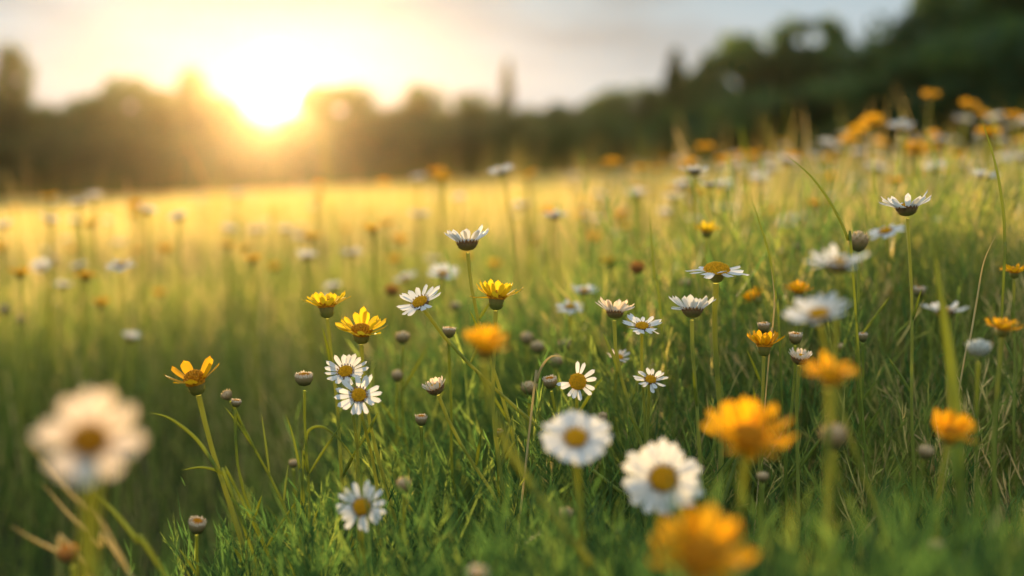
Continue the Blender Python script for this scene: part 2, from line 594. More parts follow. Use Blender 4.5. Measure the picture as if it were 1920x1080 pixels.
PETAL = {
    'daisy': [('white', 0.37, 0.105, c) for c in (-0.12, 0.03, 0.08, -0.05)],
    'yellow': [('yellow', 0.37, 0.112, c) for c in (-0.1, 0.04, 0.16, 0.1)],
    'orange': [('orange', 0.37, 0.112, c) for c in (-0.1, 0.04, 0.16, 0.1)],
    'few': [('orange', 0.40, 0.165, c) for c in (-0.05, 0.05, 0.1, 0.0)],
}
PM = {k: [petal_mesh('petal', L, W, c, M[m], wob=0.05 * (i - 1.5)) for i, (m, L, W, c) in enumerate(v)] for k, v in PETAL.items()}
PM['fringe'] = [petal_mesh('petal', 0.30, 0.085, c, M['cream']) for c in (0.1, 0.25)]


def florets(b, rad, height, n, fr, mi=0):
    """dome packed with small florets on a sunflower spiral"""
    prof = [(rad * 1.0, -0.02), (rad * 0.97, height * 0.3), (rad * 0.82, height * 0.66), (rad * 0.55, height * 0.9), (rad * 0.25, height * 0.985), (0.002, height)]
    b.lathe(prof, 18, mi)
    for i in range(n):
        r = math.sqrt((i + 0.5) / n)
        a = i * 2.39996
        z = height * math.sqrt(max(0, 1 - r * r * 0.97))
        c = Vector((rad * r * math.cos(a), rad * r * math.sin(a), z))
        nrm = Vector((math.cos(a) * r, math.sin(a) * r, 1.0 - 0.6 * r)).normalized()
        x = nrm.orthogonal().normalized()
        y = nrm.cross(x)
        s = fr * rnd.uniform(0.8, 1.25)
        rows = []
        for q, zz in ((1.0, -0.3), (0.95, 0.55), (0.35, 1.15)):
            rows.append([c + (x * math.cos(k * 1.2566) + y * math.sin(k * 1.2566)) * s * q + nrm * s * zz for k in range(5)])
        b.grid(rows, mi, True)


def centre_mesh(rad, height, n, fr, mat):
    b = MB()
    florets(b, rad, height, n, fr)
    return b.build('flower_centre', mat)


CENTRE = {
    'daisy': centre_mesh(0.145, 0.075, 90, 0.017, M['disc']),
    'big': centre_mesh(0.215, 0.135, 150, 0.018, M['disc']),
    'yellow': centre_mesh(0.155, 0.10, 80, 0.022, M['odisc']),
    'few': centre_mesh(0.15, 0.16, 70, 0.026, M['odisc']),
    'small': centre_mesh(0.13, 0.07, 50, 0.02, M['disc']),
}


def bract_cup(prof, mat, seg=22, bracts=18, blen=0.09, bw=0.05):
    b = MB()
    b.lathe(prof, seg, 0, lambda k, z: 0.03 * math.sin(k * 2.9))
    # overlapping bracts
    for ring, (f, off) in enumerate(((0.25, 0.0), (0.55, 0.5), (0.8, 0.25))):
        i = min(len(prof) - 2, int(f * (len(prof) - 1)))
        r, z = prof[i]
        r2, z2 = prof[i + 1]
        for k in range(bracts):
            a = 2 * math.pi * (k + off) / bracts
            up = Vector(((r2 - r), 0, (z2 - z))).normalized()
            rows = []
            for t in (0, 0.4, 0.75, 1.0):
                w = bw * (1 - t ** 2.2) * 0.5 + 0.002
                pr = r * 1.035 + up.x * blen * t + 0.01 * t
                pz = z + up.z * blen * t
                rows.append([(pr, -w, pz), (pr + 0.006, 0, pz), (pr, w, pz)])
            s = len(b.v)
            b.grid(rows)
            b.xform(s, Matrix.Rotation(a, 4, 'Z'))
    return b.build('calyx', mat)


CALYX = {
    'daisy': bract_cup([(0.03, -0.125), (0.080, -0.112), (0.130, -0.075), (0.158, -0.035), (0.166, 0.0), (0.10, 0.012), (0.01, 0.014)], M['calyx_brown']),
    'green': bract_cup([(0.045, -0.20), (0.085, -0.175), (0.120, -0.115), (0.128, -0.06), (0.125, 0.0), (0.09, 0.012), (0.01, 0.014)], M['calyx_green']),
    'bulb': bract_cup([(0.040, -0.21), (0.080, -0.19), (0.110, -0.135), (0.120, -0.075), (0.115, -0.01), (0.09, 0.005), (0.01, 0.01)], M['calyx_green']),
}


def bud_mesh(kind):
    b = MB()
    if kind == 'round':
        prof = [(0.06, -0.62), (0.30, -0.50), (0.47, -0.22), (0.50, 0.02), (0.43, 0.2), (0.27, 0.30), (0.02, 0.33)]
        b.lathe(prof, 18, 0, lambda k, z: 0.05 * math.sin(k * 2.3 + z * 9))
        for i in range(60):
            a = i * 2.39996
            f = (i + 0.5) / 60
            t = f * 5.99
            k = int(t)
            r = prof[k][0] * (1 - t + k) + prof[k + 1][0] * (t - k)
            z = prof[k][1] * (1 - t + k) + prof[k + 1][1] * (t - k)
            c = Vector((math.cos(a), math.sin(a), 0))
            s = Vector((-math.sin(a), math.cos(a), 0))
            up = Vector((0, 0, 1)) if f < 0.6 else (Vector((0, 0, 1)) - c * (f - 0.6) * 2).normalized()
            rows = []
            for q in (0, 0.5, 1.0):
                w = 0.09 * (1 - q * q) + 0.005
                p = c * (r * 1.02 + 0.11 * q * (1 if f < 0.75 else 0.2)) + Vector((0, 0, z)) + up * 0.2 * q * rnd.uniform(0.8, 1.2)
                rows.append([p - s * w, p + c * 0.02, p + s * w])
            b.grid(rows)
    else:          # open cup with a worn fringe
        prof = [(0.06, -0.72), (0.30, -0.62), (0.46, -0.32), (0.49, -0.05), (0.44, 0.06), (0.30, 0.03), (0.02, 0.0)]
        b.lathe(prof, 18, 0, lambda k, z: 0.04 * math.sin(k * 2.3 + z * 9))
        for ring in range(3):
            for i in range(24):
                a = 2 * math.pi * (i + ring * 0.33) / 24
                c = Vector((math.cos(a), math.sin(a), 0))
                s = Vector((-math.sin(a), math.cos(a), 0))
                r = 0.47 - ring * 0.05
                out = rnd.uniform(-0.1, 0.28) - ring * 0.12
                ln = rnd.uniform(0.14, 0.26)
                rows = []
                for q in (0, 0.5, 1.0):
                    w = 0.05 * (1 - 0.75 * q * q)
                    p = c * (r + out * ln * q * 2) + Vector((0, 0, -0.06 + ln * q))
                    rows.append([p - s * w, p + s * w])
                b.grid(rows, 1)
        s0 = len(b.v)
        florets(b, 0.27, 0.12, 40, 0.05, 2)
    return b.build('bud', [M['bud'], M['cream'], M['odisc']])


BUD = {'round': bud_mesh('round'), 'open': bud_mesh('open')}


def ring_mesh(kind, cup, n, pk):
    b = MB()
    m, L, W, _ = PETAL[pk][0]
    for i in range(n):
        s = len(b.v)
        b.grid(petal_rows(L * rnd.uniform(0.9, 1.05), W * rnd.uniform(0.95, 1.2), rnd.uniform(-0.1, 0.15), 0, 3, 6))
        b.xform(s, Matrix.Rotation(2 * math.pi * (i + rnd.uniform(-.25, .25)) / n, 4, 'Z') @ Matrix.Translation((0, 0.12, 0.0)) @ Matrix.Rotation(R(cup + rnd.uniform(-9, 9)), 4, 'X'))
    return b.build('petal_ring', M[m])


RING = {(k, c): ring_mesh(k, c, n, k) for k, n in (('daisy', 17), ('yellow', 16), ('orange', 16)) for c in (2, 18, 36)}

# ------------------------------------------------------------------ flowers


def bez(p0, p1, p2, p3, n):
    out = []
    for i in range(n + 1):
        t = i / n
        out.append(p0 * (1 - t) ** 3 + p1 * 3 * t * (1 - t) ** 2 + p2 * 3 * t * t * (1 - t) + p3 * t ** 3)
    return out


def axis_of(tilt, roll):
    return (Matrix.Rotation(R(roll), 3, 'Y') @ (Matrix.Rotation(R(tilt), 3, 'X') @ Vector((0, 0, 1)))).normalized()


def head_matrix(pos, axis, size, spin):
    return Matrix.Translation(pos) @ axis.to_track_quat('Z', 'Y').to_matrix().to_4x4() @ Matrix.Rotation(spin, 4, 'Z') @ Matrix.Scale(size, 4)


NAMES = {'daisy': ('white_daisy', 'daisy', 'white daisies growing in the meadow'),
         'yellow': ('yellow_flower', 'yellow flower', 'yellow flowers growing in the meadow'),
         'orange': ('orange_flower', 'orange flower', 'orange flowers growing in the meadow'),
         'few': ('orange_flower', 'orange flower', 'orange flowers growing in the meadow'),
         'bud': ('flower_bud', 'flower bud', 'brown buds standing in the meadow'),
         'cup': ('flower_bud', 'flower bud', 'brown buds standing in the meadow'),
         'half': ('half_open_daisy', 'daisy', 'white daisies growing in the meadow')}


def root_point(H, lean, leany=0.0):
    """where the stem reaches the soil"""
    x, y = H.x, H.y
    for _ in range(4):
        hgt = H.z - float(gz(x, y))
        x, y = H.x + lean * hgt, H.y + leany * hgt
    return Vector((x, y, float(gz(x, y))))


def stem_path(H, axis, G, drop, n=14):
    top = H - axis * drop
    L = (top - G).length
    sag = Vector((rnd.uniform(-.02, .02), rnd.uniform(-.02, .02), 0)) * L
    path = bez(G, G + Vector((0, 0, 1)) * L * 0.3 + (top - G) * 0.05 + sag, top - axis * L * 0.22 - (top - G) * 0.08, top, n)
    kx, ky = rnd.uniform(0.002, 0.006), rnd.uniform(0, 6)
    return [p + Vector((math.sin(i * 0.9 + ky), math.cos(i * 0.7 + ky), 0)) * kx * L * math.sin(math.pi * i / n) * 2 for i, p in enumerate(path)]


def stem_part(root, path, r, mat, leaves=0):
    loc = root.location
    pts = [p - loc for p in path]
    n = len(pts)
    rad = [r * (1.15 - 0.3 * i / (n - 1)) * (1 + 0.07 * math.sin(i * 2.1)) for i in range(n)]
    rad[-1] *= 1.35
    b = MB()
    b.tube(pts, rad, 8)
    put('stem', b.build('stem', mat), root)
    for k in range(leaves):
        i = int(n * rnd.uniform(0.30, 0.86))
        p = pts[i]
        a = rnd.uniform(0, 2 * math.pi)
        o = Vector((math.cos(a), math.sin(a) * 0.6, 0))
        ln = rnd.uniform(0.012, 0.038)
        q = [p, p + o * ln * 0.3 + Vector((0, 0, ln * 0.5)), p + o * ln * 0.55 + Vector((0, 0, ln * 0.85)), p + o * ln * 0.75 + Vector((0, 0, ln * 1.1))]
        b = MB()
        b.tube(bez(*q, 7), [r * .5, r * .8, r * .9, r * .85, r * .75, r * .6, r * .4, r * .12], 6, 0, 0.4)
        put('leaf', b.build('leaf', M['blade']), root)


def flower(kind, x, y, w, d, tilt=0, roll=0, cup=12, lean=0.0, label='', n=None, centre=None, cal=None, hero=None, stem_r=None, mat=None, gap=None, leany=None, pw=1.0):
    """a head whose middle shows at pixel (x, y), w pixels across, d metres away"""
    H = at(x, y, d)
    if kind in ('bud', 'cup'):
        size = w * d / FPX
    else:
        size = w * (1.06 if d > 0.85 else 1.0) * d / FPX / (0.25 + 0.75 * math.cos(R(min(abs(cup), 60))))
    axis = axis_of(tilt, roll)
    G = root_point(H, lean, leany if leany is not None else rnd.uniform(-.08, .12))
    name, cat, grp = NAMES[kind]
    root = bpy.data.objects.new(name, None)
    root.empty_display_size = 0.02
    root.location = G
    COL.objects.link(root)
    tag(root, label, cat, grp)
    hero = d < 1.42 if hero is None else hero
    spin = rnd.uniform(0, 6.28)
    Hm = head_matrix(H - G, axis, size, spin)
    drop = {'bud': 0.6, 'cup': 0.7}.get(kind, 0.16 if (cal or kind) == 'daisy' else 0.22) * size
    stem_part(root, stem_path(H, axis, G, drop), stem_r or 0.00125 * rnd.uniform(0.9, 1.15) * (0.8 if kind in ('bud', 'cup') else 1), M['blade' if kind in ('bud', 'cup') else 'stem'], (rnd.choice((3, 4, 5)) if hero and d > 0.86 else 0))
    if kind in ('bud', 'cup'):
        o = put('bud', BUD['round' if kind == 'bud' else 'open'], root, Hm @ Matrix.Scale(0.82, 4) @ Matrix.Diagonal((rnd.uniform(.92, 1.08), rnd.uniform(.92, 1.08), 0.72 if mat == 'palebud' else rnd.uniform(0.8, 1.1), 1)))
        if mat:
            o.material_slots[0].link = 'OBJECT'
            o.material_slots[0].material = M[mat]
        return root
    pk = {'half': 'fringe'}.get(kind, kind)
    cal = cal or {'daisy': 'daisy', 'half': 'daisy', 'few': 'bulb'}.get(kind, 'green')
    centre = centre or {'daisy': 'daisy', 'half': 'small', 'few': 'few'}.get(kind, 'yellow')
    calm = Hm
    if kind == 'half':
        calm = Hm @ Matrix.Scale(1.45, 4)
    put('calyx', CALYX[cal], root, calm)
    put('flower_centre', CENTRE[centre], root, calm if kind == 'half' else Hm)
    if hero:
        n = n or {'daisy': rnd.randint(17, 21), 'half': 26, 'few': 8}.get(kind, rnd.randint(19, 23))
        r0 = {'big': 0.17, 'few': 0.10}.get(centre, 0.12) * (1.45 if kind == 'half' else 1)
        for i in range(n):
            a = 2 * math.pi * (i + rnd.uniform(-.32, .32)) / n
            if kind == 'daisy' and d > 0.86 and rnd.random() < 0.05:
                continue
            if gap and gap[0] < (a % 6.283) < gap[1] and rnd.random() < gap[2]:
                continue
            inner = (i % 2 == 1) and kind in ('yellow', 'orange', 'half')
            c = cup + rnd.uniform(-7, 7) * (1.8 if kind in ('yellow', 'orange') else 1) + (20 if inner else 0)
            if rnd.random() < 0.07:
                c += rnd.choice((-24, 20))
            ls = rnd.uniform(0.84, 1.08) * (0.86 if inner else 1)
            mt = (Hm @ Matrix.Rotation(a, 4, 'Z') @ Matrix.Translation((0, r0, 0.012 if inner else 0)) @ Matrix.Rotation(R(c), 4, 'X')
                  @ Matrix.Rotation(R(rnd.uniform(-14, 14)), 4, 'Y') @ Matrix.Diagonal((rnd.uniform(0.9, 1.12) * pw, ls, 1, 1)))
            p = put('petal', rnd.choice(PM[pk]), root, mt)
            if mat:
                p.material_slots[0].link = 'OBJECT'
                p.material_slots[0].material = M[mat]
    else:
        k = min((2, 18, 36), key=lambda q: abs(q - cup))
        put('petal_ring', RING[('daisy' if kind == 'half' else kind, k)], root, Hm)
    return root


F = flower
# --- daisies in focus
F('daisy', 876, 456, 88, 1.02, -6, -3, 40, 0.22, 'tall white daisy seen side-on, standing highest in the middle of the meadow', n=20, leany=0)
F('daisy', 788, 567, 90, 1.00, 28, -24, 16, 0.85, 'white daisy leaning left on a long slanting stem beside two yellow flowers', n=17, leany=0)
F('daisy', 648, 697, 84, 0.99, 38, -6, 16, 0.05, 'upper of two white daisies touching each other under the yellow flowers', n=17)
F('daisy', 673, 741, 86, 0.96, 56, 4, 10, 0.12, 'lower of two white daisies touching each other, turned to the viewer', n=16, leany=0.15)
F('daisy', 1344, 508, 103, 1.0, 8, 2, -4, 0.05, 'white daisy with a large orange dome and drooping sparse petals on thick green neck', n=14, centre='big', cal='green', leany=0, stem_r=0.0021, pw=1.3)
F('daisy', 1298, 582, 84, 0.99, -8, 3, 42, 0.10, 'cup-shaped white daisy just below the daisy with the large orange dome', n=20, leany=0)
F('daisy', 1153, 586, 72, 1.03, -6, 6, 40, 0.28, 'cup-shaped creamy white daisy left of the flat pale blue-white daisy', n=19, leany=0, mat='cream')
F('daisy', 1204, 612, 75, 1.0, 22, 0, 15, 0.05, 'flat white daisy with brown cup showing under its many thin petals', n=21, leany=0)
F('daisy', 1083, 716, 70, 0.99, 62, 4, 8, 0.04, 'small daisy facing the viewer with big orange centre and few white petals', n=15, centre='big', gap=(0.3, 1.5, 0.7))
F('daisy', 1220, 712, 64, 1.0, 34, 5, 14, 0.02, 'small white daisy low in the grass behind a stem, under the flat daisy', n=15)
F('daisy', 1700, 391, 96, 1.02, -6, -4, 32, 0.03, 'white daisy seen side-on on the tallest straight stem among the grass blades', n=21, leany=0)
F('daisy', 1160, 670, 48, 1.12, 24, 10, 22, 0.1, 'small ragged creamy daisy with bent petals behind the slanting stem', n=10, mat='cream')
F('half', 817, 728, 50, 0.99, 12, -20, 42, 0.42, 'half-open pale daisy nodding left with brown cup, below the slanting daisy stem', leany=0)
F('half', 1500, 672, 50, 0.98, 8, 4, 40, 0.04, 'half-open white daisy with dark cup just above a blurred orange flower')
F('cup', 570, 704, 42, 0.98, 8, 0, 0, 0.0, 'open bud with pale worn fringe alone on a straight stem left of the paired daisies', leany=0)
# --- yellow and orange in focus
F('yellow', 612, 574, 92, 1.02, -4, -4, 28, 0.10, 'yellow flower seen side-on, leftmost of the three bright yellow flowers', leany=0, cal='bulb')
F('yellow', 678, 622, 105, 1.0, 20, 4, 24, 0.16, 'widest yellow flower, tilted forward above the pair of white daisies', leany=0)
F('yellow', 931, 558, 94, 1.0, -2, 4, 30, 0.03, 'yellow flower with ragged petals crossed by the tall daisy\'s stem', leany=0, cal='bulb')
F('few', 366, 716, 100, 0.97, 12, -10, 36, 0.2, 'orange flower with eight separate petals standing alone over the dark hollow', n=8, leany=0, stem_r=0.0019)
F('orange', 1433, 648, 76, 1.0, -3, 2, 36, -0.02, 'small orange flower with pale green bulb seen side-on, below a spiky bud', cal='bulb', leany=0)
F('yellow', 1325, 434, 56, 1.3, 0, 3, 26, -0.05, 'small yellow flower above the daisy with the large orange dome')
F('orange', 1497, 546, 58, 1.2, 6, 4, 24, 0.05, 'small orange flower behind two blurred white daisies', cal='green')
F('orange', 1902, 510, 56, 1.08, 2, 0, 20, 0.02, 'orange flower cut by the right border with thin stem below')
F('orange', 1418, 560, 44, 1.28, -30, -38, 46, 0.02, 'drooping orange flower turned sideways beside the dry grass stalk')
# --- close to the lens, blurred
F('daisy', 168, 828, 215, 0.46, 48, 14, 14, -0.12, 'huge blurred white daisy coloured peach as if lit from behind in the lower left corner', n=12, stem_r=0.0034, leany=0.12, pw=1.5, mat='cream', centre='yellow')  # sunlight through the petals is put into their cream colour
F('daisy', 1079, 822, 142, 0.70, 40, 0, 6, 0.12, 'blurred white daisy like a smooth white plate with small orange centre', n=25, stem_r=0.0018, leany=0.05, pw=1.35)
F('daisy', 1243, 898, 162, 0.71, 60, 3, 8, 0.0, 'large blurred white daisy facing the viewer above the nearest orange flower', n=19, stem_r=0.0016, pw=1.25)
F('daisy', 678, 951, 104, 0.83, 62, 10, 8, 0.06, 'white daisy facing the viewer low in the grass, alone near the bottom', n=16)
F('daisy', 1572, 496, 130, 0.70, 6, -3, 20, -0.05, 'blurred white daisy directly above another blurred daisy, brown cup under it', n=17, leany=0.02)
F('daisy', 1534, 592, 132, 0.69, 16, -16, 20, 0.28, 'blurred white daisy with one petal raised high, just above an orange flower', n=14, leany=0.05, pw=1.3)
F('daisy', 1772, 584, 92, 0.8, -2, 0, 24, 0.1, 'blurred daisy crossed by a wide green grass blade', n=16)
F('orange', 910, 654, 108, 0.66, 16, 8, 30, 0.58, 'blurred orange flower on a thick slanting stem in the middle of the picture', stem_r=0.0019, leany=0.04)
F('orange', 1402, 822, 182, 0.63, 30, 0, 24, 0.0, 'large blurred orange flower right of two blurred white daisies', stem_r=0.0019)
F('orange', 1314, 1046, 225, 0.52, 34, 4, 26, 0.1, 'nearest orange flower, cut by the bottom border and strongly blurred', stem_r=0.002)
F('orange', 1556, 704, 122, 0.64, 14, 2, 12, 0.08, 'blurred flat orange flower below the daisy with one raised petal', stem_r=0.0017)
F('orange', 1782, 815, 102, 0.70, 26, 4, 34, 0.0, 'blurred orange flower alone low in the grass near the right border', stem_r=0.0016)
F('orange', 1880, 616, 86, 0.84, 2, 6, 14, 0.03, 'dark orange flower seen edge-on above a round white bud')
# --- buds and seed heads near
B = 'bud'
F(B, 425, 740, 26, 0.97, 20, -28, 0, 0.28, 'upper of two small round buds on one forked stem by the dark hollow', leany=0)
F('cup', 443, 752, 24, 0.97, 5, 8, 0, 0.22, 'lower of two small round buds on one forked stem by the dark hollow', leany=0)
F('cup', 370, 979, 40, 0.92, 16, 8, 0, 0.1, 'thick open bud low at the bottom left over bare soil')
F('cup', 790, 782, 27, 0.99, 8, 2, 0, 0.12, 'small spiky bud on thin stem below the nodding half-open daisy')
F('cup', 842, 617, 30, 1.06, 0, 3, 0, 0.05, 'brown bud touching the long slanting daisy stem')
F(B, 755, 631, 30, 1.2, 0, 0, 0, 0.03, 'soft brown bud under the left-leaning daisy')
F(B, 745, 703, 26, 1.2, 0, 5, 0, 0.03, 'soft brown bud right of the paired daisies')
F(B, 992, 726, 34, 1.1, 0, 0, 0, 0.02, 'round brown bud at the foot of the arched pale blade')
F('cup', 1031, 711, 34, 1.0, 10, -8, 0, 0.3, 'spiky bud touching the daisy with big orange centre')
F(B, 988, 633, 28, 1.35, 0, 0, 0, 0.03, 'upper left of the blurred buds above the arched blade')
F(B, 1008, 649, 31, 1.3, 0, 0, 0, 0.0, 'lower right of the pair of blurred buds above the arched blade')
F(B, 1058, 646, 26, 1.35, 0, 0, 0, 0.02, 'blurred bud right of the bud pair above the arched blade')
F(B, 1043, 676, 30, 1.25, 0, 0, 0, 0.0, 'blurred bud right behind the tip of the arched pale blade')
F(B, 1195, 500, 32, 1.4, 0, 4, 0, -0.1, 'reddish brown bud above the cup-shaped creamy daisy', mat='rust')
F('cup', 1432, 608, 30, 1.03, 0, 0, 0, 0.0, 'spiky brown bud resting just over the small side-on orange flower')
F('cup', 1492, 628, 30, 1.0, 6, 0, 0, -0.05, 'small cup bud right above the half-open white daisy with dark cup')
F('cup', 1618, 627, 24, 1.05, 0, 0, 0, 0.02, 'small pale bud among fine grass left of the tall straight daisy stem')
F(B, 1576, 650, 20, 1.2, 0, 0, 0, 0.0, 'tiny dark bud beside the flat blurred orange flower')
F(B, 1610, 450, 42, 1.08, -4, 0, 0, 0.02, 'large domed brown bud behind the petals of the upper blurred daisy')
F('cup', 1724, 541, 32, 1.25, 4, 0, 0, 0.03, 'brown bud with flat orange top left of the daisy crossed by a blade')
F(B, 1835, 650, 50, 0.82, 0, 0, 0, 0.0, 'smooth round pale whitish bud near the right border', mat='palebud')
F(B, 855, 573, 24, 1.5, 0, 0, 0, 0.0, 'blurred bud left of the ragged yellow flower')
F('cup', 935, 808, 20, 1.02, 10, 10, 0, 0.1, 'tiny dark reddish bud inside the grass under the thick slanting stem')
F(B, 757, 908, 34, 0.84, 0, 0, 0, 0.0, 'blurred pinkish bud right above the low daisy at the bottom', mat=None)
F(B, 1062, 962, 30, 0.84, 0, 5, 0, 0.0, 'small pinkish bud beside the thick slanting stem near the bottom')
F(B, 550, 868, 20, 1.15, 0, 0, 0, 0.0, 'tiny beige bud by the straight stem left of the paired daisies')
F(B, 1563, 816, 60, 0.7, 0, -6, 0, 0.05, 'blurred tan bud between two orange flowers low on the right')
F(B, 1736, 846, 32, 0.8, 10, 10, 0, 0.0, 'small grey bud just left of the lone low orange flower')
F(B, 1430, 893, 26, 0.85, 0, 0, 0, 0.0, 'small pink bud under the large blurred orange flower')
F(B, 1755, 1026, 40, 0.66, 0, 0, 0, 0.0, 'faint grey bud in the dark lower right corner')
F('half', 896, 1078, 50, 0.62, 10, 0, 30, 0.0, 'pale daisy tip cut by the bottom border')
F(B, 1195 - 65, 690 + 90, 22, 1.05, 0, 0, 0, 0.0, 'small tan bud behind the white plate-like daisy')
F('bud', 128, 1036, 46, 0.72, 6, -14, 0, -0.25, 'closed orange-tipped bud in the bottom left corner', mat='rust')
F(B, 40, 599, 20, 2.0, 0, 0, 0, 0.0, 'small grey bud near the left border, lower of two')
F(B, 8, 580, 24, 2.0, 0, 0, 0, 0.0, 'small grey bud cut by the left border, higher of two')
F(B, 735, 543, 30, 1.7, 0, 0, 0, 0.02, 'blurred orange-brown bud left of the left-leaning daisy', mat='rust')
F(B, 1520, 425, 26, 1.7, 0, 0, 0, 0.0, 'blurred dull bud under two far white daisies')
F(B, 1495, 462, 24, 1.6, 0, 0, 0, 0.0, 'blurred reddish bud left of the upper blurred daisy')
F(B, 1467, 474, 22, 1.6, 0, 0, 0, 0.0, 'blurred grey bud by the dry grass stalk')
F(B, 1818, 375, 20, 1.8, 0, 0, 0, 0.0, 'small dark bud between the far daisies near the right border')
F(B, 1285, 530, 24, 1.4, 0, 0, 0, 0.0, 'dark small bud above the cup-shaped daisy under the domed daisy')

